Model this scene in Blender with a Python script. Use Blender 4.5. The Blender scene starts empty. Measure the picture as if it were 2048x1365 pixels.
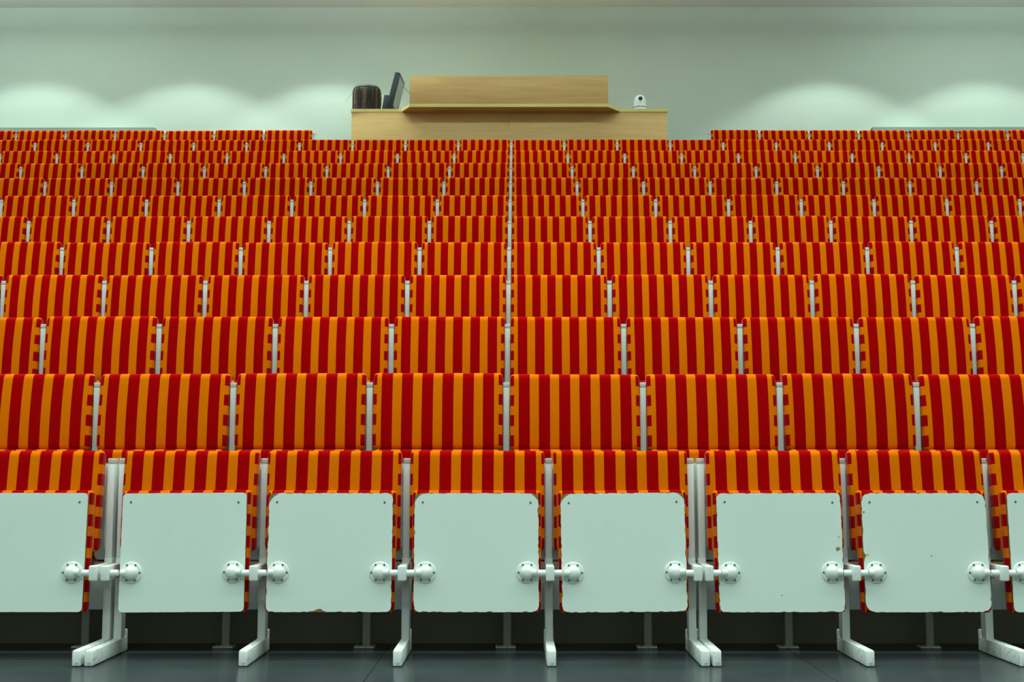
import bpy, bmesh, math, random
from mathutils import Vector, Matrix
random.seed(7)
S = bpy.context.scene
COL = S.collection
R = math.radians

# ------------------------------------------------------------------ camera, world, lights, exposure
cam_d = bpy.data.cameras.new('camera')
cam = bpy.data.objects.new('camera', cam_d); COL.objects.link(cam)
cam_d.sensor_width = 36.0
cam_d.lens = 2500 / 2048 * 36.0
cam_d.clip_start = 0.05; cam_d.clip_end = 100
EYE = 0.70
cam.location = (0, 0, EYE)
cam.rotation_euler = (R(90 + 5.88), 0, R(0.115))
S.camera = cam
S.view_settings.view_transform = 'Standard'
S.view_settings.look = 'None'
S.view_settings.exposure = 0.0
S.view_settings.gamma = 1.0
S.view_settings.use_curve_mapping = False

w = bpy.data.worlds.new('world'); S.world = w; w.use_nodes = True
w.node_tree.nodes['Background'].inputs[0].default_value = (0.75, 1.0, 0.85, 1)
w.node_tree.nodes['Background'].inputs[1].default_value = 0.02

CEIL = 6.37
WALL_Y = 14.9
LAMP = (0.80, 1.0, 0.92)

def area(name, x, y, z, sx, sy, power, rot=(0, 0, 0), color=LAMP):
    l = bpy.data.lights.new(name, 'AREA'); l.shape = 'RECTANGLE'; l.size = sx; l.size_y = sy
    l.energy = power; l.color = color
    o = bpy.data.objects.new(name, l); COL.objects.link(o); o.location = (x, y, z); o.rotation_euler = rot
    return o

def spot(name, x, y, z, power, angle, blend, tilt=0.0, color=(0.80, 1.0, 0.91), radius=0.04):
    l = bpy.data.lights.new(name, 'SPOT'); l.energy = power; l.color = color
    l.spot_size = R(angle); l.spot_blend = blend; l.shadow_soft_size = radius
    o = bpy.data.objects.new(name, l); COL.objects.link(o); o.location = (x, y, z); o.rotation_euler = (tilt, 0, 0)
    return o

# rows of ceiling lamps across the hall (out of the frame)
for y, p, spread in ((-2.2, 145, 180), (0.4, 72, 180), (2.8, 62, 170), (5.0, 62, 115), (7.0, 30, 115), (9.0, 27, 115), (11.0, 60, 160)):
    for x in (-4.5, 0.0, 4.5):
        area('ceiling_lamp', x, y, CEIL - 0.03, 3.9, 0.20, p).data.spread = R(spread)
# added fill lights facing up, not real fixtures, to brighten the ceiling
for y in (1.5, 4.5, 7.5, 10.5):
    for x in (-4.5, 0.0, 4.5):
        area('ceiling_fill_light', x, y, CEIL - 0.55, 3.6, 0.20, 26, (math.pi, 0, 0))
for x, p in ((-6.0, 90), (-2.0, 64), (2.0, 40), (6.0, 78)):
    area('ceiling_fill_light', x, 13.6, CEIL - 0.28, 3.6, 0.2, p, (math.pi, 0, 0))  # more added fill, lifting the ceiling strip and upper back wall
# downlights along the back wall; the ones above the control desk are switched off
for x in (-7.7, -5.83, -3.95, -2.25, 3.78, 5.69, 7.6):
    spot('wall_downlight', x, 13.75, CEIL - 0.05, 116, 108, 0.28)

# ------------------------------------------------------------------ materials
def mat(name, rough=0.5, color=(0.8, 0.8, 0.8), metal=0.0, spec=0.5):
    m = bpy.data.materials.new(name); m.use_nodes = True
    b = m.node_tree.nodes['Principled BSDF']
    b.inputs['Base Color'].default_value = (*color, 1)
    b.inputs['Roughness'].default_value = rough
    b.inputs['Metallic'].default_value = metal
    b.inputs['Specular IOR Level'].default_value = spec
    return m

class N:
    """small node-graph helper"""
    def __init__(s, m): s.t = m.node_tree; s.b = s.t.nodes['Principled BSDF']
    def new(s, k, **kw):
        n = s.t.nodes.new(k)
        for a, v in kw.items(): setattr(n, a, v)
        return n
    def link(s, a, b): s.t.links.new(a, b)
    def math(s, op, a, b=None):
        n = s.new('ShaderNodeMath', operation=op)
        for i, v in enumerate((a, b)):
            if v is None: continue
            if isinstance(v, (int, float)): n.inputs[i].default_value = v
            else: s.link(v, n.inputs[i])
        return n.outputs[0]
    def mix(s, f, a, b):
        n = s.new('ShaderNodeMix', data_type='RGBA')
        for i, v in ((0, f), (6, a), (7, b)):
            if isinstance(v, (int, float)): n.inputs[i].default_value = v
            elif isinstance(v, tuple): n.inputs[i].default_value = (*v, 1)
            else: s.link(v, n.inputs[i])
        return n.outputs[2]
    def noise(s, vec, scale, detail=3, rough=0.5):
        n = s.new('ShaderNodeTexNoise'); n.inputs['Scale'].default_value = scale
        n.inputs['Detail'].default_value = detail; n.inputs['Roughness'].default_value = rough
        if vec is not None: s.link(vec, n.inputs['Vector'])
        return n.outputs[0]
    def mapping(s, vec, scale=(1, 1, 1), loc=(0, 0, 0)):
        n = s.new('ShaderNodeMapping'); n.inputs['Scale'].default_value = scale; n.inputs['Location'].default_value = loc
        s.link(vec, n.inputs['Vector']); return n.outputs[0]
    def coord(s, which='Object'): return s.new('ShaderNodeTexCoord').outputs[which]
    def bump(s, h, strength, dist=0.001):
        n = s.new('ShaderNodeBump'); n.inputs['Strength'].default_value = strength; n.inputs['Distance'].default_value = dist
        s.link(h, n.inputs['Height']); s.link(n.outputs[0], s.b.inputs['Normal'])
    def ramp(s, f, stops):
        n = s.new('ShaderNodeValToRGB')
        while len(n.color_ramp.elements) < len(stops): n.color_ramp.elements.new(0.5)
        for e, (p, c) in zip(n.color_ramp.elements, stops): e.position = p; e.color = (*c, 1)
        s.link(f, n.inputs[0]); return n.outputs[0]

RED = (0.34, 0.0008, 0.0015)
ORANGE = (0.68, 0.145, 0.001)
PERIOD, REDW = 0.0815, 0.552

def fabric(name, axis):
    m = mat(name, 1.0, spec=0.0)
    m.node_tree.nodes['Principled BSDF'].inputs['Sheen Weight'].default_value = 0.20
    m.node_tree.nodes['Principled BSDF'].inputs['Sheen Roughness'].default_value = 0.3; g = N(m)
    c = g.coord('Object')
    sep = g.new('ShaderNodeSeparateXYZ'); g.link(c, sep.inputs[0])
    wob = g.math('MULTIPLY', g.math('SUBTRACT', g.noise(g.mapping(c, (7, 7, 2.5)), 1.0, 1), 0.5), 0.0035)
    if axis == 'x':
        t = g.math('ADD', g.math('ADD', sep.outputs[0], wob), 0.22625 + 10 * PERIOD)
        fr = g.math('FRACT', g.math('DIVIDE', t, PERIOD))
        red = g.math('LESS_THAN', fr, REDW)
    else:   # gusset cut across the stripes: red first below the top edge (object z = 0 there)
        t = g.math('ADD', g.math('ADD', sep.outputs[2], wob), 0.054 + 20 * PERIOD)
        fr = g.math('FRACT', g.math('DIVIDE', t, PERIOD))
        red = g.math('LESS_THAN', fr, REDW)
    v = g.noise(g.mapping(c, (420, 420, 60)), 1.0, 2)
    v2 = g.noise(c, 9.0, 3)
    k = g.math('ADD', 0.82, g.math('ADD', g.math('MULTIPLY', v, 0.22), g.math('MULTIPLY', v2, 0.14)))
    oi = g.new('ShaderNodeObjectInfo')
    k = g.math('MULTIPLY', k, g.math('ADD', 0.95, g.math('MULTIPLY', oi.outputs['Random'], 0.08)))
    col = g.mix(red, ORANGE, RED)
    hs = g.new('ShaderNodeVectorMath', operation='SCALE'); g.link(col, hs.inputs[0]); g.link(k, hs.inputs['Scale'])
    g.link(hs.outputs[0], g.b.inputs['Base Color'])
    g.bump(g.noise(g.mapping(c, (900, 900, 900)), 1.0, 2), 0.25, 0.0006)
    return m

M = {}
M['fabric'] = fabric('striped_fabric', 'x')
M['gusset'] = fabric('striped_fabric_crosswise', 'z')

def painted(name, color, rough, dirt, scale=14, dirt_color=(0.25, 0.2, 0.12), lo=0.58):
    m = mat(name, rough, color); g = N(m); c = g.coord('Object')
    n = g.noise(c, scale, 5, 0.65)
    f = g.ramp(n, [(lo, (0, 0, 0)), (lo + 0.2, (1, 1, 1))])
    k = g.math('MULTIPLY', f, dirt)
    g.link(g.mix(k, color, dirt_color), g.b.inputs['Base Color'])
    g.link(g.math('ADD', rough - 0.06, g.math('MULTIPLY', g.noise(c, 30, 2), 0.12)), g.b.inputs['Roughness'])
    return m
M['steel'] = painted('white_painted_steel', (0.82, 0.85, 0.83), 0.42, 0.18, 22)
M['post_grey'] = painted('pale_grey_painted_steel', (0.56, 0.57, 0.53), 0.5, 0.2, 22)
M['steel_worn'] = painted('scuffed_white_steel', (0.80, 0.83, 0.81), 0.45, 0.75, 60, (0.10, 0.11, 0.12), 0.53)
M['casting'] = painted('white_enamelled_casting', (0.76, 0.80, 0.77), 0.28, 0.12, 40)
M['laminate'] = painted('white_laminate', (0.69, 0.785, 0.74), 0.42, 0.08, 6, (0.4, 0.42, 0.36))
M['plywood'] = mat('brown_plywood', 0.7, (0.23, 0.12, 0.04))
M['chip'] = mat('bare_plywood', 0.75, (0.30, 0.20, 0.07))
M['glue'] = mat('old_glue', 0.6, (0.55, 0.52, 0.28))
M['screw'] = mat('screw_head', 0.45, (0.17, 0.17, 0.15), 0.7)
M['legpaint'] = painted('beige_leg_paint', (0.42, 0.40, 0.33), 0.5, 0.3, 22)
M['cap'] = mat('grey_plastic', 0.6, (0.58, 0.55, 0.48))
M['dark'] = mat('dark_seam', 0.8, (0.02, 0.02, 0.02))
M['black'] = mat('black_plastic', 0.38, (0.012, 0.017, 0.02))
M['screen'] = mat('grey_screen', 0.25, (0.23, 0.27, 0.25))
M['lens'] = mat('camera_lens', 0.1, (0.004, 0.004, 0.004))
M['white_plastic'] = mat('white_plastic', 0.35, (0.74, 0.76, 0.76))
M['ring'] = mat('dark_ring', 0.4, (0.12, 0.12, 0.13))
m = mat('green_led', 0.4, (0.02, 0.5, 0.03)); m.node_tree.nodes['Principled BSDF'].inputs['Emission Color'].default_value = (0.05, 1, 0.05, 1)
m.node_tree.nodes['Principled BSDF'].inputs['Emission Strength'].default_value = 1.2; M['led'] = m

def plaster(name, color, rough=0.85, amount=0.06):
    m = mat(name, rough, color, spec=0.2); g = N(m); c = g.coord('Object')
    n = g.noise(c, 0.8, 4)
    d = tuple(v * (1 - amount * 2) for v in color)
    g.link(g.mix(n, d, color), g.b.inputs['Base Color'])
    g.bump(g.noise(c, 260, 2), 0.15, 0.001)
    return m
M['wall'] = plaster('painted_plaster', (0.485, 0.545, 0.485))
M['ceiling'] = plaster('ceiling_paint', (0.78, 0.80, 0.78), amount=0.02)
M['riser'] = plaster('riser_concrete', (0.36, 0.32, 0.25), 0.8, 0.25)
M['slab'] = plaster('white_step_edge', (0.62, 0.67, 0.65), 0.6, 0.05)
M['tread'] = plaster('dark_brown_tread', (0.055, 0.048, 0.040), 0.7, 0.1)
M['ledge'] = plaster('grey_ledge_paint', (0.20, 0.26, 0.22), 0.6, 0.03)

m = mat('dark_vinyl_floor', 0.24, (0.07, 0.085, 0.088), spec=0.55); g = N(m); c = g.coord('Object')
n1 = g.noise(c, 240, 2); n2 = g.noise(c, 3.0, 4)
k = g.math('ADD', g.math('MULTIPLY', n1, 0.6), g.math('MULTIPLY', n2, 0.4))
g.link(g.ramp(k, [(0.3, (0.040, 0.050, 0.053)), (0.7, (0.075, 0.09, 0.095))]), g.b.inputs['Base Color'])
g.link(g.math('ADD', 0.19, g.math('MULTIPLY', n2, 0.10)), g.b.inputs['Roughness'])
M['vinyl'] = m

def wood(name, a, b):
    m = mat(name, 0.5, a); g = N(m); c = g.coord('Object')
    n = g.noise(g.mapping(c, (1.6, 1.6, 22)), 1.0, 5, 0.6)
    n2 = g.noise(g.mapping(c, (6, 6, 150)), 1.0, 3)
    k = g.math('ADD', g.math('MULTIPLY', n, 0.75), g.math('MULTIPLY', n2, 0.25))
    g.link(g.ramp(k, [(0.34, a), (0.66, b)]), g.b.inputs['Base Color'])
    return m
M['beech'] = wood('beech_laminate', (0.57, 0.345, 0.112), (0.70, 0.45, 0.162))
M['beech_edge'] = wood('beech_edge_band', (0.62, 0.53, 0.17), (0.72, 0.62, 0.22))

m = mat('drum_strands', 0.85, (0.05, 0.03, 0.015)); g = N(m)
oi = g.new('ShaderNodeNewGeometry')
g.link(g.ramp(oi.outputs['Random Per Island'], [(0.0, (0.008, 0.006, 0.006)), (0.35, (0.035, 0.022, 0.009)), (0.5, (0.012, 0.014, 0.042)), (0.62, (0.11, 0.065, 0.022)), (0.8, (0.16, 0.10, 0.035)), (1.0, (0.30, 0.21, 0.08))]), g.b.inputs['Base Color'])
M['strands'] = m
M['drum'] = mat('dark_drum_wood', 0.7, (0.012, 0.009, 0.010))
M['skin'] = mat('drum_skin', 0.7, (0.07, 0.07, 0.06))
M['straw'] = mat('straw', 0.8, (0.30, 0.25, 0.12))

# ------------------------------------------------------------------ mesh helpers
def from_bm(bm, name, mats, smooth=True, angle=35):
    me = bpy.data.meshes.new(name)
    bmesh.ops.recalc_face_normals(bm, faces=bm.faces)
    bm.to_mesh(me); bm.free()
    for mm in (mats if isinstance(mats, (list, tuple)) else [mats]): me.materials.append(M[mm])
    if smooth:
        me.polygons.foreach_set('use_smooth', [True] * len(me.polygons))
        me.set_sharp_from_angle(angle=R(angle))
    return me

def box(bm, x0, x1, y0, y1, z0, z1, bev=0.0, seg=2, mi=0):
    r = bmesh.ops.create_cube(bm, size=1.0)
    vs = r['verts']
    for v in vs:
        v.co = Vector((x0 + (v.co.x + .5) * (x1 - x0), y0 + (v.co.y + .5) * (y1 - y0), z0 + (v.co.z + .5) * (z1 - z0)))
    fs = {f for v in vs for f in v.link_faces}
    for f in fs: f.material_index = mi
    if bev > 0:
        es = list({e for v in vs for e in v.link_edges})
        bmesh.ops.bevel(bm, geom=es, offset=bev, segments=seg, profile=0.5, affect='EDGES')

def cyl(bm, p0, p1, r0, r1=None, seg=16, caps=True):
    r1 = r0 if r1 is None else r1
    p0, p1 = Vector(p0), Vector(p1); d = (p1 - p0)
    q = d.to_track_quat('Z', 'Y').to_matrix()
    rings = []
    for p, r in ((p0, r0), (p1, r1)):
        rings.append([bm.verts.new(p + q @ Vector((math.cos(2 * math.pi * i / seg) * r, math.sin(2 * math.pi * i / seg) * r, 0))) for i in range(seg)])
    for i in range(seg):
        j = (i + 1) % seg
        bm.faces.new((rings[0][i], rings[0][j], rings[1][j], rings[1][i]))
    if caps:
        bm.faces.new(rings[0][::-1]); bm.faces.new(rings[1])

def lathe(bm, prof, axis_m=Matrix.Identity(4), seg=24):
    """prof: list of (r, z); closed at r == 0 ends"""
    rings = []
    for r, z in prof:
        if r < 1e-6: rings.append([bm.verts.new(axis_m @ Vector((0, 0, z)))])
        else: rings.append([bm.verts.new(axis_m @ Vector((math.cos(2 * math.pi * i / seg) * r, math.sin(2 * math.pi * i / seg) * r, z))) for i in range(seg)])
    for a, b in zip(rings, rings[1:]):
        for i in range(seg):
            j = (i + 1) % seg
            if len(a) == 1 and len(b) == 1: continue
            if len(a) == 1: bm.faces.new((a[0], b[i], b[j]))
            elif len(b) == 1: bm.faces.new((a[i], a[j], b[0]))
            else: bm.faces.new((a[i], a[j], b[j], b[i]))

def tube(bm, pts, r, seg=6):
    pts = [Vector(p) for p in pts]; prev = None
    for i, p in enumerate(pts):
        d = (pts[min(i + 1, len(pts) - 1)] - pts[max(i - 1, 0)])
        q = d.to_track_quat('Z', 'Y').to_matrix()
        ring = [bm.verts.new(p + q @ Vector((math.cos(2 * math.pi * k / seg) * r, math.sin(2 * math.pi * k / seg) * r, 0))) for k in range(seg)]
        if prev:
            for k in range(seg): bm.faces.new((prev[k], prev[(k + 1) % seg], ring[(k + 1) % seg], ring[k]))
        else: bm.faces.new(ring[::-1])
        prev = ring
    bm.faces.new(prev)

def prism(bm, pts, y0, y1, mi=0):
    """polygon in x/z extruded from y0 to y1"""
    a = [bm.verts.new((x, y0, z)) for x, z in pts]; b = [bm.verts.new((x, y1, z)) for x, z in pts]
    n = len(pts)
    fs = [bm.faces.new(a), bm.faces.new(b[::-1])]
    for i in range(n): fs.append(bm.faces.new((a[i], b[i], b[(i + 1) % n], a[(i + 1) % n])))
    for f in fs: f.material_index = mi

def round_rect(w, h, r, seg=5, z_top=0.0):
    pts = []
    for cx_, cz, a0 in ((w / 2 - r, z_top - r, 0), (-w / 2 + r, z_top - r, 90), (-w / 2 + r, z_top - h + r, 180), (w / 2 - r, z_top - h + r, 270)):
        for i in range(seg + 1):
            a = R(a0 + 90 * i / seg); pts.append((cx_ + math.cos(a) * r, cz + math.sin(a) * r))
    return pts

def cushion_mesh(name, half, seam, height, thick, r_top, r_bot, belly=0.006):
    """upholstered pad: top edge at z=0, front face at y=0 (towards -y), centred in x; gusset faces past the seam are material 1"""
    prof = []
    def arc(cy, cz, r, a0, a1, n=5):
        for i in range(n + 1):
            a = R(a0 + (a1 - a0) * i / n); prof.append([cy + math.cos(a) * r, cz + math.sin(a) * r])
    nf = 8
    # front face upwards
    zlo, zhi = -height + r_bot, -r_top
    for i in range(1, nf):
        t = i / nf; prof.append([-belly * math.sin(math.pi * t), zlo + (zhi - zlo) * t])
    arc(r_top, -r_top, r_top, 180, 90)
    rb = min(r_top, thick - r_top)
    arc(thick - rb, -rb, rb, 90, 0, 3)
    for i in range(1, 4): prof.append([thick, -rb + (-height + r_bot + rb) * i / 4])
    rb2 = min(r_bot, thick - r_bot)
    arc(thick - rb2, -height + rb2, rb2, 0, -90, 3)
    arc(r_bot, -height + r_bot, r_bot, 270, 180)
    n = len(prof)
    # outward offset directions for rounding the ends
    nor = []
    for i in range(n):
        a, b = prof[i - 1], prof[(i + 1) % n]
        ty, tz = b[0] - a[0], b[1] - a[1]; L = math.hypot(ty, tz) or 1
        nor.append((-tz / L, ty / L))
    cyy = sum(p[0] for p in prof) / n; czz = sum(p[1] for p in prof) / n
    sg = 1 if sum((p[0] - cyy) * q[0] + (p[1] - czz) * q[1] for p, q in zip(prof, nor)) > 0 else -1
    e = half - seam
    st = [(0.0, 0.0)]
    pos = [(-half, 0.0135), (-half + 0.10 * e, 0.0078), (-half + 0.35 * e, 0.0034), (-half + 0.7 * e, 0.0010), (-seam, 0.0)]
    for k in range(1, 7): pos.append((-seam + 2 * seam * k / 7, 0.0))
    pos += [(-x, i) for x, i in pos[:5][::-1]]
    bm = bmesh.new(); rings = []
    for x, ins in pos:
        rings.append([bm.verts.new((x, p[0] - sg * q[0] * ins, p[1] - sg * q[1] * ins * (1.9 if p[1] < -height + r_bot * 1.01 else 1.0))) for p, q in zip(prof, nor)])
    for k in range(len(rings) - 1):
        gus = k < 4 or k >= len(rings) - 5
        for i in range(n):
            f = bm.faces.new((rings[k][i], rings[k][(i + 1) % n], rings[k + 1][(i + 1) % n], rings[k + 1][i]))
            f.material_index = 1 if gus else 0
    for ring in (rings[0], rings[-1]):
        f = bm.faces.new(ring); f.material_index = 1
    return from_bm(bm, name, ['fabric', 'gusset'], True, 60)

def link(name, me, parent=None, loc=(0, 0, 0), rot=(0, 0, 0), label=None):
    o = bpy.data.objects.new(name, me); COL.objects.link(o)
    if parent is not None: o.parent = parent
    o.location = loc; o.rotation_euler = rot
    if label: o['label'] = label
    return o

def thing(name, label, cat, loc=(0, 0, 0), group=None, me=None, rz=0):
    o = link(name, me, None, loc, (0, 0, rz))
    o['label'] = label; o['category'] = cat
    if group: o['group'] = group
    return o

def struct(name, me, loc=(0, 0, 0), parent=None):
    o = link(name, me, parent, loc); o['kind'] = 'structure'
    return o

def bx(name, mname, x0, x1, y0, y1, z0, z1, bev=0.0):
    bm = bmesh.new(); box(bm, x0, x1, y0, y1, z0, z1, bev); return from_bm(bm, name, mname)

# ------------------------------------------------------------------ setting
RX = 9.6
struct('wall_back', bx('wall_back', 'wall', -RX, RX, WALL_Y, WALL_Y + 0.2, 0, CEIL))
struct('wall_left', bx('wall_left', 'wall', -RX - 0.2, -RX, -6.0, WALL_Y + 0.2, 0, CEIL))
struct('wall_right', bx('wall_right', 'wall', RX, RX + 0.2, -6.0, WALL_Y + 0.2, 0, CEIL))
struct('wall_front', bx('wall_front', 'wall', -RX, RX, -6.2, -6.0, 0, CEIL))
struct('ceiling', bx('ceiling', 'ceiling', -RX - 0.2, RX + 0.2, -6.2, WALL_Y + 0.2, CEIL, CEIL + 0.2))
floor = struct('floor', bx('floor', 'dark', -RX, RX, -6.0, 5.16, -0.10, -0.004))
xs = [-RX, -8.35, -6.78, -5.21, -3.64, -2.07, -0.50, 1.07, 2.64, 4.21, 5.78, 7.35, RX]
for a, b in zip(xs, xs[1:]):
    link('floor_sheet', bx('floor_sheet', 'vinyl', a + 0.0012, b - 0.0012, -6.0, 5.155, -0.004, 0.0, 0.0006), floor)

SY, SZ = 0.8530, 0.33666           # row spacing and rise
Z2, Y2 = 0.306, 4.974              # first platform
riser = struct('trim_1', bx('recessed_riser', 'riser', -RX, RX, 5.155, 5.25, 0.0, Z2 - 0.152))
steps = []
for k in range(2, 13):
    z = Z2 + SZ * (k - 2); y = Y2 + SY * (k - 2)
    y1 = y + SY if k < 12 else WALL_Y
    bm = bmesh.new()
    box(bm, -RX, RX, y, y1 + (0.12 if k < 12 else 0), z - 0.152, z, 0.003, 1)
    o = struct('floor_step', from_bm(bm, 'floor_step', 'tread')); steps.append(o)
    link('step_edge', bx('step_edge', 'slab', -RX, RX, y - 0.012, y - 0.0005, z - 0.150, z - 0.002, 0.002), o, label='white painted edge of the step')
    if k > 2:
        link('riser_panel', bx('riser_panel', 'riser', -RX, RX, y + 0.02, y + 0.06, z - SZ - 0.0, z - 0.152), o)
# legs that carry the edge of the first platform
leg_me = bx('support_leg', 'legpaint', -0.0155, 0.0155, -0.0155, 0.0155, 0.006, Z2 - 0.152, 0.003)
plate_me = bx('foot_plate', 'steel_worn', -0.040, 0.040, -0.032, 0.032, 0.0, 0.007, 0.002)
bm = bmesh.new()
for sx in (-0.028, 0.028): cyl(bm, (sx, -0.018, 0.006), (sx, -0.018, 0.013), 0.006, seg=6)
bolt_me = from_bm(bm, 'bolts', 'screw')
for n in range(-4, 6):
    o = link('support_leg', leg_me, steps[0], (-0.029 + 0.5575 * n, 5.055, 0))
    link('foot_plate', plate_me, o, (-0.006, -0.006, 0)); b = link('plate_bolts', bolt_me, o); 

# ledges along the back wall behind the last row
for i, (a, b) in enumerate(((-RX, -4.36), (4.335, RX))):
    bm = bmesh.new()
    box(bm, a, b, WALL_Y - 0.10, WALL_Y, 4.765, 4.832, 0.004, 1)
    struct('trim_%d' % (i + 2), from_bm(bm, 'wall_ledge', 'ledge'))

# ------------------------------------------------------------------ seats
ORD = ['', 'first', 'second', 'third', 'fourth', 'fifth', 'sixth', 'seventh', 'eighth', 'ninth', 'tenth', 'eleventh', 'twelfth', 'thirteenth', 'fourteenth', 'fifteenth']
X0, PITCH = -0.033, 0.55
LEAN = R(-6.5)

back_hi = cushion_mesh('backrest', 0.2603, 0.2440, 0.315, 0.060, 0.029, 0.028)
seat_hi = cushion_mesh('seat', 0.250, 0.238, 0.440, 0.045, 0.020, 0.018, 0.002)
bm = bmesh.new(); prism(bm, round_rect(0.47, 0.375, 0.02, 4, -0.055), -0.013, -0.001)
board_hi = from_bm(bm, 'seat_board', 'laminate')

PW, PD = 0.0131, 0.050             # half width and depth of a post
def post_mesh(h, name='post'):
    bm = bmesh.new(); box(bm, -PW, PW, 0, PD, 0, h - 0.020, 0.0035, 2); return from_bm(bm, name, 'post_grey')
def cap_mesh(h):
    bm = bmesh.new(); box(bm, -PW + 0.0005, PW - 0.0005, 0.001, PD - 0.001, h - 0.0188, h, 0.002, 2); return from_bm(bm, 'post_cap', 'cap')
def bracket_mesh(h, hb):
    """flat side plates that carry the backrests, flaring at the bottom of the pads"""
    bm = bmesh.new()
    prism(bm, [(-0.030, -0.10), (-0.030, -0.29), (-0.055, -0.315), (-0.055, -0.335), (0.055, -0.335), (0.055, -0.315), (0.030, -0.29), (0.030, -0.10)], 0.0615, 0.067)
    return from_bm(bm, 'bracket', 'steel')
H_POST = 0.744
post_hi, cap_hi, bracket_hi = post_mesh(H_POST), cap_mesh(H_POST), bracket_mesh(H_POST, 0.505)

def place(root_name, label, cat, group, loc, parts):
    r = thing(root_name, label, cat, loc, group)
    for (name, me, l, rot, subs) in parts:
        p = link(name, me, r, l, rot)
        for (sn, sme, sl) in subs: link(sn, sme, p, sl)
    return r

for k in range(2, 13):
    zp = Z2 + SZ * (k - 2)                     # platform under the row
    yk = 3.310 + SY * k                        # front of the backrest tops
    zt = 0.4165 + SZ * k                       # top of the backrests
    zc = yk * math.cos(R(5.88)) + (zt - EYE) * math.sin(R(5.88))
    xl, xr = (-1026 - 3) * zc / 2500, (1024 - 5) * zc / 2500
    row = 'rearmost row' if k == 12 else ORD[k] + ' row'
    n0 = math.floor((xl - X0) / PITCH) - 1; n1 = math.floor((xr - X0) / PITCH) + 1
    for n in range(n0, n1 + 1):
        if k == 12 and -4 <= n < 4: continue
        x = X0 + PITCH * (n + 0.5)
        i = n + 1 if n >= 0 else -n
        side = 'right' if n >= 0 else 'left'
        if k == 12: lab = 'striped seat, %s %s of the wooden desk, rearmost row' % (ORD[i - 4], side)
        else: lab = 'striped seat, %s %s of the middle post line, %s' % (ORD[i], side, row)
        jx, jz, jr = random.uniform(-.0008, .0008), random.uniform(-.003, .003), random.uniform(-.002, .002)
        place('auditorium_seat', lab, 'seat', 'striped seats of the ' + row.replace(' from the front', ''), (x, yk, zp), [
            ('backrest', back_hi, (jx, 0.008, zt - zp + jz), (LEAN + random.uniform(-.008, .008), jr, 0), []),
            ('seat', seat_hi, (jx, -0.055, 0.474), (R(-0.5), jr, 0), [('seat_board', board_hi, (0, 0, 0))])])
    for n in range(n0, n1 + 2):
        if k == 12 and -4 < n < 4: continue
        x = X0 + PITCH * n
        if n == 0: lab = 'white steel seat post on the middle post line, ' + row
        elif k == 12: lab = 'white steel seat post, %s %s of the wooden desk, rearmost row' % (ORD[abs(n) - 3], 'right' if n > 0 else 'left')
        else: lab = 'white steel seat post, %s %s of the middle post line, %s' % (ORD[abs(n)], 'right' if n > 0 else 'left', row)
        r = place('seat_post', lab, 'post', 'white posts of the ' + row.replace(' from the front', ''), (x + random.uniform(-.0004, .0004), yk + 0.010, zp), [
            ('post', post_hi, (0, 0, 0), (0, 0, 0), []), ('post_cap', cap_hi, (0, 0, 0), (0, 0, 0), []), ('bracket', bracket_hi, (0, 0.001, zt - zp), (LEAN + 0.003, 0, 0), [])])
        if k == 12 and abs(n) == 4:
            s = 1 if n < 0 else -1
            bm = bmesh.new(); tube(bm, [(0, 0.02, 0.745), (s * 0.02, 0.02, 0.748), (s * 0.034, 0.02, 0.742), (s * 0.038, 0.02, 0.725)], 0.004)
            link('coat_hook', from_bm(bm, 'coat_hook', 'cap'), r)

# ------------------------------------------------------------------ front row
back_lo = cushion_mesh('front_backrest', 0.2575, 0.246, 0.386, 0.058, 0.026, 0.028)
seat_lo = cushion_mesh('front_seat', 0.2425, 0.232, 0.455, 0.046, 0.018, 0.018, 0.0)
BW, BH = 0.468, 0.441
ply_me = None
def rough_outline(wd, h, r, seed, amount, cuts=()):
    rnd = random.Random(seed); pts = round_rect(wd, h, r, 5, 0.0); out = []
    n = len(pts)
    for i in range(n):
        a, b = pts[i], pts[(i + 1) % n]
        L = math.hypot(b[0] - a[0], b[1] - a[1]); m_ = max(1, int(L / 0.012))
        for j in range(m_):
            t = j / m_; x, z = a[0] + (b[0] - a[0]) * t, a[1] + (b[1] - a[1]) * t
            q = rnd.random() ** 3 * amount
            x -= math.copysign(q, x) if abs(abs(x) - wd / 2) < 0.004 else 0
            if abs(z) < 0.004: z -= q
            if abs(z + h) < 0.004: z += q
            for (cx_, cz, cr) in cuts:            # broken corners and bites out of the edge
                d = abs(x - cx_) + abs(z - cz)
                if d < cr:
                    dx, dz = -cx_, -h / 2 - cz
                    s_ = (cr - d) / (abs(dx) + abs(dz)) * 0.75; x += dx * s_; z += dz * s_
            out.append((x, z))
    return out

def flange_mesh():
    bm = bmesh.new()
    m4 = Matrix.Rotation(R(90), 4, 'X')      # lathe axis -> -y
    lathe(bm, [(0, 0), (0.0400, 0), (0.0400, 0.0030), (0.0380, 0.0052), (0.0268, 0.0066), (0.0262, 0.012), (0.0240, 0.021), (0.0185, 0.029), (0.010, 0.0335), (0, 0.0345)], m4, 28)
    return from_bm(bm, 'hinge_flange', 'casting', True, 40)
flange_me = flange_mesh()
bm = bmesh.new(); cyl(bm, (0, 0, 0), (0, -0.0035, 0), 0.0042, 0.0034, 8); bolt2 = from_bm(bm, 'screw', 'screw')
bm = bmesh.new(); cyl(bm, (0, 0.0005, 0), (0, -0.0022, 0), 0.0045, 0.0035, 10); scr_me = from_bm(bm, 'screw', 'screw')
bm = bmesh.new(); cyl(bm, (-0.026, -0.017, 0), (-0.0255, -0.017, 0), 0.0205, 0.0205, 20)
BTOP = Vector((0, 4.769, 0.617)); BLEAN = R(-3.6)
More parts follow.
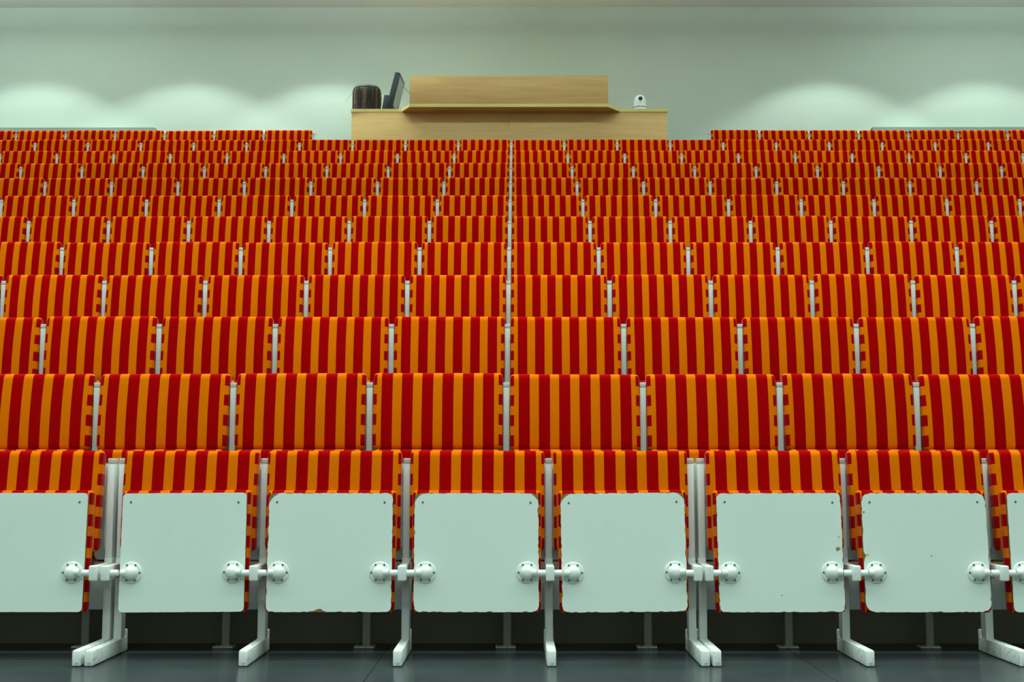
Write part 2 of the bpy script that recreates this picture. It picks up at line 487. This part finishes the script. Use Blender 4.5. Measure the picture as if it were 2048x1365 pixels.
def sleeve_mesh(s):
    bm = bmesh.new(); cyl(bm, (s * 0.006, -0.019, 0), (s * 0.034, -0.019, 0), 0.0136, 0.0130, 18)
    return from_bm(bm, 'hinge_sleeve', 'casting')
bm.free()
sleeve = {s: sleeve_mesh(s) for s in (-1, 1)}

def front_seat(x, label, seed, amount, r, cuts=(), chips=(), dx=0.0, dz=0.0, roll=0.0):
    t = thing('auditorium_seat', label, 'seat', (x, 4.87, 0), 'striped seats of the front row')
    link('backrest', back_lo, t, (0, -0.038, 0.775), (R(-5), 0, 0))
    s = link('seat', seat_lo, t, (dx, BTOP.y - 4.87 + 0.004, BTOP.z + 0.0055 + dz), (BLEAN, roll, 0))
    bm = bmesh.new(); prism(bm, round_rect(BW - 0.0006, BH - 0.0006, r, 5, -0.0055), -0.012, 0.0005)
    b = link('seat_board', from_bm(bm, 'seat_board', 'plywood'), t, (dx, BTOP.y - 4.87, BTOP.z + dz), (BLEAN, roll, 0), 'white tipped up seat board with brown plywood edge')
    bm = bmesh.new(); prism(bm, [(px, pz - 0.0055) for px, pz in rough_outline(BW, BH, r, seed, amount, cuts)], -0.0136, -0.0118)
    link('laminate', from_bm(bm, 'laminate', 'laminate', False), b)
    for sx in (-1, 1): link('screw', scr_me, b, (sx * (BW / 2 - 0.031), -0.0136, -0.0405 + random.uniform(-.002, .002)))
    for (cx_, cz, cr, mname) in chips:
        rnd = random.Random(int(cx_ * 1000)); bm = bmesh.new()
        prism(bm, [(cx_ + math.cos(a * 0.9) * cr * rnd.uniform(.6, 1.15), cz + math.sin(a * 0.9) * cr * rnd.uniform(.5, 1.0)) for a in range(7)], -0.0142, -0.013)
        link('chip', from_bm(bm, 'chip', mname, False), b, (0, 0, 0))
    for sx in (-1, 1):
        f = link('hinge_flange', flange_me, t)
        f.parent = t
        ml = Matrix.Translation((dx, BTOP.y - 4.87, BTOP.z + dz)) @ Matrix.Rotation(roll, 4, 'Y') @ Matrix.Rotation(BLEAN, 4, 'X') @ Matrix.Translation((sx * 0.190, -0.0136, -0.301))
        f.matrix_local = ml
        for a in range(6):
            if a == (0 if sx > 0 else 3): continue
            link('screw', bolt2, f, (math.cos(R(60 * a + 0)) * 0.0322, -0.0056, math.sin(R(60 * a)) * 0.0322))
        link('sleeve', sleeve[sx], f)
    return t

SEATX = {0: -1.845, 1: -1.245, 2: -0.693, 3: -0.143, 4: 0.407, 5: 0.995, 6: 1.541, 7: 2.091, -1: -2.395, 8: 2.641}
h2 = BH
front_seat(SEATX[-1], 'front row striped seat beyond the leftmost one shown whole or cut', 11, 0.001, 0.016)
front_seat(SEATX[0], 'front row striped seat cut by the left picture edge, clean white board', 1, 0.0008, 0.016)
front_seat(SEATX[1], 'front row striped seat with unchipped white board, just right of the left paired stands', 2, 0.0008, 0.016, (), (), 0.0, 0.0, R(-0.4))
front_seat(SEATX[2], 'front row striped seat whose white board has a brown chip in its bottom edge', 3, 0.004, 0.022, ((-BW / 2, 0, 0.040), (-0.040, -h2, 0.020), (-0.028, -h2, 0.016)), ())
front_seat(SEATX[3], 'front row striped seat, board with both top corners clipped, fourth from the left edge', 4, 0.004, 0.026, ((-BW / 2, 0, 0.034), (BW / 2, 0, 0.034), (BW / 2, -0.06, 0.010)), ())
front_seat(SEATX[4], 'front row striped seat just left of the right paired stands, worn board edges', 5, 0.004, 0.026, ((-BW / 2, 0, 0.036), (BW / 2, 0, 0.030)), (), 0, 0, R(-0.5))
front_seat(SEATX[5], 'front row striped seat with one brown spot by the right side of its board', 6, 0.004, 0.02, (), ((0.216, -0.215, 0.010, 'chip'), (0.222, -0.170, 0.006, 'glue'), (0.0, -0.385, 0.003, 'chip')), 0, 0, R(-0.2))
front_seat(SEATX[6], 'front row striped seat with two small brown chips at the left side of its board', 8, 0.004, 0.036, ((-BW / 2, -0.235, 0.016),), ((-0.226, -0.077, 0.005, 'chip'), (-0.219, -0.237, 0.008, 'glue'), (0.02, -0.24, 0.003, 'chip')))
front_seat(SEATX[7], 'front row striped seat cut by the right picture edge', 9, 0.0015, 0.018)
front_seat(SEATX[8], 'front row striped seat beyond the right picture edge', 10, 0.0015, 0.018)

# stands of the front row
FW = 0.0155
def mk(fn, name, m_, ang=35):
    bm = bmesh.new(); fn(bm); return from_bm(bm, name, m_, True, ang)
TIP = -0.318
foot_me = mk(lambda b: box(b, -FW - .0015, FW + .0015, TIP + 0.0125, 0.075, 0.003, 0.057, 0.004, 2), 'foot', 'steel_worn')
foot_cap_me = mk(lambda b: box(b, -FW - .0005, FW + .0005, TIP, TIP + 0.010, 0.002, 0.056, 0.004, 2), 'foot_cap', 'steel_worn')
foot_pad_me = mk(lambda b: box(b, -FW, FW, TIP + 0.004, TIP + 0.03, 0.0, 0.004, 0.0008, 1), 'foot_pad', 'dark')
tab_me = mk(lambda b: box(b, -FW - .0030, FW + .0030, 0.058, 0.078, 0.004, 0.085, 0.004, 2), 'heel_plate', 'steel')
post_lo_up = mk(lambda b: box(b, -0.0138, 0.0138, 0.0, 0.050, 0.36, 0.722, 0.0035, 2), 'post', 'steel')
def low_post(b): box(b, -FW, FW, 0.0, 0.050, 0.050, 0.364, 0.004, 2)
post_lo_dn = mk(low_post, 'lower_post', 'steel')
cap_lo = mk(lambda b: box(b, -0.0135, 0.0135, 0.001, 0.049, 0.7225, 0.744, 0.002, 2), 'post_cap', 'cap')
ARM = (-0.174, 0.3170)
arm_me = mk(lambda b: box(b, -FW, FW, ARM[0] + 0.03, 0.01, 0.290, 0.344, 0.004, 2), 'arm', 'steel')
arm_cap_me = mk(lambda b: box(b, -FW - .0005, FW + .0005, ARM[0], ARM[0] + 0.034, 0.2885, 0.3455, 0.0055, 3), 'arm_cap', 'casting')
brk_me = {k_: mk(lambda b: prism(b, [(k_[0], 0.70), (k_[0], 0.40), (k_[1], 0.40), (k_[1], 0.70)], 0.0335, 0.0395), 'bracket', 'steel') for k_ in ((-0.030, 0.030), (-0.030, 0.012), (-0.012, 0.030))}
def pivot(s, L):
    def f(b):
        cyl(b, (s * 0.012, ARM[0] + 0.022, ARM[1]), (s * L, ARM[0] + 0.022, ARM[1]), 0.0114, seg=18)
        cyl(b, (s * (L - 0.045), ARM[0] + 0.022, ARM[1]), (s * (L - 0.003), ARM[0] + 0.022, ARM[1]), 0.0124, seg=18)
    return mk(f, 'pivot_tube', 'casting')
piv = {s: pivot(s, 0.0445) for s in (-1, 1)}
def front_stand(x, label, sides):
    t = thing('seat_stand', label, 'stand', (x, 4.868, 0), 'white stands of the front row')
    f = link('foot', foot_me, t); link('foot_cap', foot_cap_me, f); link('foot_pad', foot_pad_me, f)
    link('heel_plate', tab_me, t)
    link('post', post_lo_up, t); link('lower_post', post_lo_dn, t); link('post_cap', cap_lo, t); link('bracket', brk_me[(-0.030, 0.030) if len(sides) == 2 else (-0.030, 0.012) if sides[0] < 0 else (-0.012, 0.030)], t)
    a = link('arm', arm_me, t); link('arm_cap', arm_cap_me, a)
    for s in sides:
        link('pivot_tube', piv[s], t); 
    return t
front_stand(-2.12, 'front row stand beyond the left picture edge', (-1, 1))
front_stand(-1.564, 'white stand, left one of the left pair standing side by side', (-1,))
front_stand(-1.520, 'white stand, right one of the left pair standing side by side', (1,))
front_stand(-0.969, 'white stand between the clean board and the board chipped at its bottom', (-1, 1))
front_stand(-0.418, 'white stand between the bottom-chipped board and the middle board with clipped corners', (-1, 1))
front_stand(0.132, 'white stand nearest the picture centre, foot pointing straight at the viewer', (1, -1))
front_stand(0.681, 'white stand, left one of the right pair standing side by side', (-1,))
front_stand(0.722, 'white stand, right one of the right pair standing side by side', (1,))
front_stand(1.268, 'white stand between the two boards with brown spots', (1, -1))
front_stand(1.816, 'white stand closest to the right picture edge, foot reaching into the corner', (1, -1))
front_stand(2.366, 'front row stand beyond the right picture edge', (1, -1))

# ------------------------------------------------------------------ control desk at the top
DY = 13.86                                  # front of the desk
ZP = Z2 + SZ * 10
ZD = 4.780                                  # top of the worktop
def wx(u): return (u - 1029) * (DY * math.cos(R(5.88)) + (ZD - EYE) * math.sin(R(5.88))) / 2500
DX0, DX1, DXM = wx(703), wx(1334), wx(1018)
desk = thing('control_desk', 'beech control desk with raised front panel behind the upper seat rows', 'desk', (0, DY, ZP))
zt = ZD - ZP
for a, b in ((DX0, DXM), (DXM, DX1)):
    link('front_panel', bx('front_panel', 'beech', a + 0.0015, b - 0.0015, 0.0, 0.022, 0.0, zt - 0.036, 0.001), desk)
for a in (DX0 + 0.001, DX1 - 0.023):
    link('side_panel', bx('side_panel', 'beech', a, a + 0.022, 0.022, 0.72, 0.0, zt - 0.036, 0.001), desk)
OV = 0.205
def top_outline():
    a, b, c, d = wx(803), wx(822), wx(1214), wx(1240)
    return [(DX0 - 0.006, -0.008), (a, -0.008), (b, -OV), (c, -OV), (d, -0.008), (DX1 + 0.006, -0.008), (DX1 + 0.006, 0.75), (DX0 - 0.006, 0.75)]
bm = bmesh.new()
o_ = top_outline(); lo = [bm.verts.new((x, y, zt - 0.036)) for x, y in o_]; hi = [bm.verts.new((x, y, zt)) for x, y in o_]
f0 = bm.faces.new(lo); f1 = bm.faces.new(hi)
f0.material_index = f1.material_index = 1
for i in range(len(o_)):
    j = (i + 1) % len(o_); bm.faces.new((lo[i], lo[j], hi[j], hi[i]))
link('worktop', from_bm(bm, 'worktop', ['beech_edge', 'beech'], False), desk, label='worktop with pale yellow edge, its middle jutting forward')
link('upper_panel', bx('upper_panel', 'beech', wx(822), wx(1214), -OV + 0.004, -OV + 0.026, zt, zt + 0.325, 0.0012), desk)

# drum
def dpos(u, y=None):
    y = DY + 0.3 if y is None else y
    return (u - 1029) * (y * math.cos(R(5.88)) + (ZD - EYE) * math.sin(R(5.88))) / 2500
drum_x = dpos(734.5)
drum = thing('drum', 'dark round drum hung with brown strands, on the desk beside the monitor', 'drum', (drum_x, DY + 0.25, ZD))
prof = [(0, 0), (0.150, 0), (0.152, 0.02), (0.158, 0.15), (0.157, 0.26), (0.148, 0.305), (0.135, 0.318), (0.0, 0.322)]
bm = bmesh.new(); lathe(bm, prof, seg=32); link('shell', from_bm(bm, 'shell', 'drum'), drum)
bm = bmesh.new(); lathe(bm, [(0.150, 0.298), (0.153, 0.306), (0.140, 0.327), (0.12, 0.331), (0, 0.333)], seg=32)
link('skin', from_bm(bm, 'skin', 'skin'), drum)
bm = bmesh.new(); rnd = random.Random(5)
for i in range(95):
    a = 2 * math.pi * i / 95 + rnd.uniform(-.02, .02)
    wd = rnd.uniform(0.0035, 0.0075) / 0.155; z1 = rnd.uniform(0.27, 0.312); z0 = rnd.uniform(0.0, 0.05) if rnd.random() < .7 else rnd.uniform(0.05, 0.2)
    rr = [0.160 + rnd.uniform(0, 0.006) for _ in range(5)]
    q = []
    for s_ in range(5):
        z = z1 + (z0 - z1) * s_ / 4
        r_ = rr[s_] - (0.012 if z > 0.29 else 0)
        aa = a + rnd.uniform(-.012, .012)
        q.append([(math.cos(aa + e * wd) * (r_ + dr), math.sin(aa + e * wd) * (r_ + dr), z) for e, dr in ((-.5, 0), (0, .003), (.5, 0))])
    vs = [[bm.verts.new(p) for p in row_] for row_ in q]
    for r0, r1 in zip(vs, vs[1:]):
        for c_ in range(2): bm.faces.new((r0[c_], r0[c_ + 1], r1[c_ + 1], r1[c_]))
o = link('strands', from_bm(bm, 'strands', 'strands', False), drum); o['kind'] = 'stuff'
bm = bmesh.new(); tube(bm, [(-0.155, -0.03, 0.25), (-0.19, -0.04, 0.225), (-0.245, -0.04, 0.150)], 0.0022, 5)
link('stray_straw', from_bm(bm, 'stray_straw', 'straw'), drum)

# monitor seen from its side
mon = thing('monitor', 'black flat monitor seen edge-on, on the desk beside the drum', 'monitor', (dpos(786), DY + 0.22, ZD), rz=R(-3))
TILT = R(13)
bm = bmesh.new(); box(bm, -0.062, 0.0, -0.20, 0.20, 0.0, 0.43, 0.010, 2)
link('housing', from_bm(bm, 'housing', 'black'), mon, (0.02, 0, 0.012), (0, TILT, 0))
bm = bmesh.new(); box(bm, 0.0, 0.004, -0.172, 0.172, 0.05, 0.395, 0.001, 1)
link('screen', from_bm(bm, 'screen', 'screen'), mon, (0.0185, 0, 0.012), (0, TILT, 0))
bm = bmesh.new(); box(bm, -0.085, -0.060, -0.10, 0.10, 0.09, 0.33, 0.010, 2)
link('back_cover', from_bm(bm, 'back_cover', 'black'), mon, (0.02, 0, 0.012), (0, TILT, 0))
bm = bmesh.new(); box(bm, -0.045, 0.028, -0.06, 0.06, 0.0, 0.21, 0.006, 2)
link('stand_column', from_bm(bm, 'stand_column', 'black'), mon, (-0.075, 0, 0.006), (0, R(9), 0))
bm = bmesh.new(); box(bm, -0.03, 0.03, -0.05, 0.05, -0.025, 0.025, 0.006, 2)
link('hinge', from_bm(bm, 'hinge', 'black'), mon, (-0.035, 0, 0.19))
bm = bmesh.new(); box(bm, -0.09, 0.10, -0.11, 0.11, 0.0, 0.012, 0.004, 2)
link('stand_base', from_bm(bm, 'stand_base', 'black'), mon)
# its cables
c0 = dpos(800)
def cable(label, pts):
    bm = bmesh.new(); tube(bm, pts, 0.0026, 6)
    o = thing('cable', label, 'cable', (0, 0, 0), 'thin cables by the monitor', from_bm(bm, 'cable', 'black')); return o
yb = DY + 0.22
cable('thin black cable arching from the monitor top behind the raised panel', [(dpos(806), yb, ZD + 0.325), (dpos(811), yb, ZD + 0.312), (dpos(816), yb, ZD + 0.28), (dpos(821), yb, ZD + 0.24), (dpos(827), yb + .02, ZD + 0.17), (dpos(829), yb + .03, ZD + 0.0035)])
cable('thin black cable lying low on the desk beside the raised panel', [(dpos(803), yb, ZD + 0.012), (dpos(810), yb, ZD + 0.012), (dpos(814), yb, ZD + 0.02), (dpos(819), yb, ZD + 0.06), (dpos(826), yb + .02, ZD + 0.10)])

# conference camera
ccx = dpos(1280, DY + 0.085)
cc = thing('conference_camera', 'small white domed camera with black lens, on the desk right of the raised panel', 'camera', (ccx, DY + 0.085, ZD))
bm = bmesh.new(); lathe(bm, [(0, 0), (0.082, 0), (0.084, 0.006), (0.082, 0.022), (0.078, 0.028), (0, 0.028)], seg=32); link('base', from_bm(bm, 'base', 'white_plastic'), cc)
bm = bmesh.new(); lathe(bm, [(0, 0.028), (0.079, 0.028), (0.0805, 0.034), (0.077, 0.040), (0, 0.040)], seg=32); link('ring', from_bm(bm, 'ring', 'ring'), cc)
bm = bmesh.new(); lathe(bm, [(0, 0.040), (0.070, 0.040), (0.069, 0.085), (0.066, 0.125), (0.060, 0.148), (0.048, 0.168), (0.030, 0.180), (0.012, 0.184), (0, 0.1845)], seg=32); link('body', from_bm(bm, 'body', 'white_plastic'), cc)
bm = bmesh.new(); lathe(bm, [(0, 0.048), (0.022, 0.048), (0.024, 0.072), (0.020, 0.077), (0.017, 0.074), (0, 0.076)], Matrix.Translation((0, 0, 0.128)) @ Matrix.Rotation(R(90), 4, 'X'), seg=24); link('lens', from_bm(bm, 'lens', 'lens'), cc, label='round black lens')
bm = bmesh.new(); lathe(bm, [(0, 0.070), (0.006, 0.070), (0.005, 0.085), (0, 0.086)], Matrix.Translation((0.004, 0, 0.041)) @ Matrix.Rotation(R(90), 4, 'X'), seg=12); link('indicator_light', from_bm(bm, 'indicator_light', 'led'), cc, label='small green indicator light')
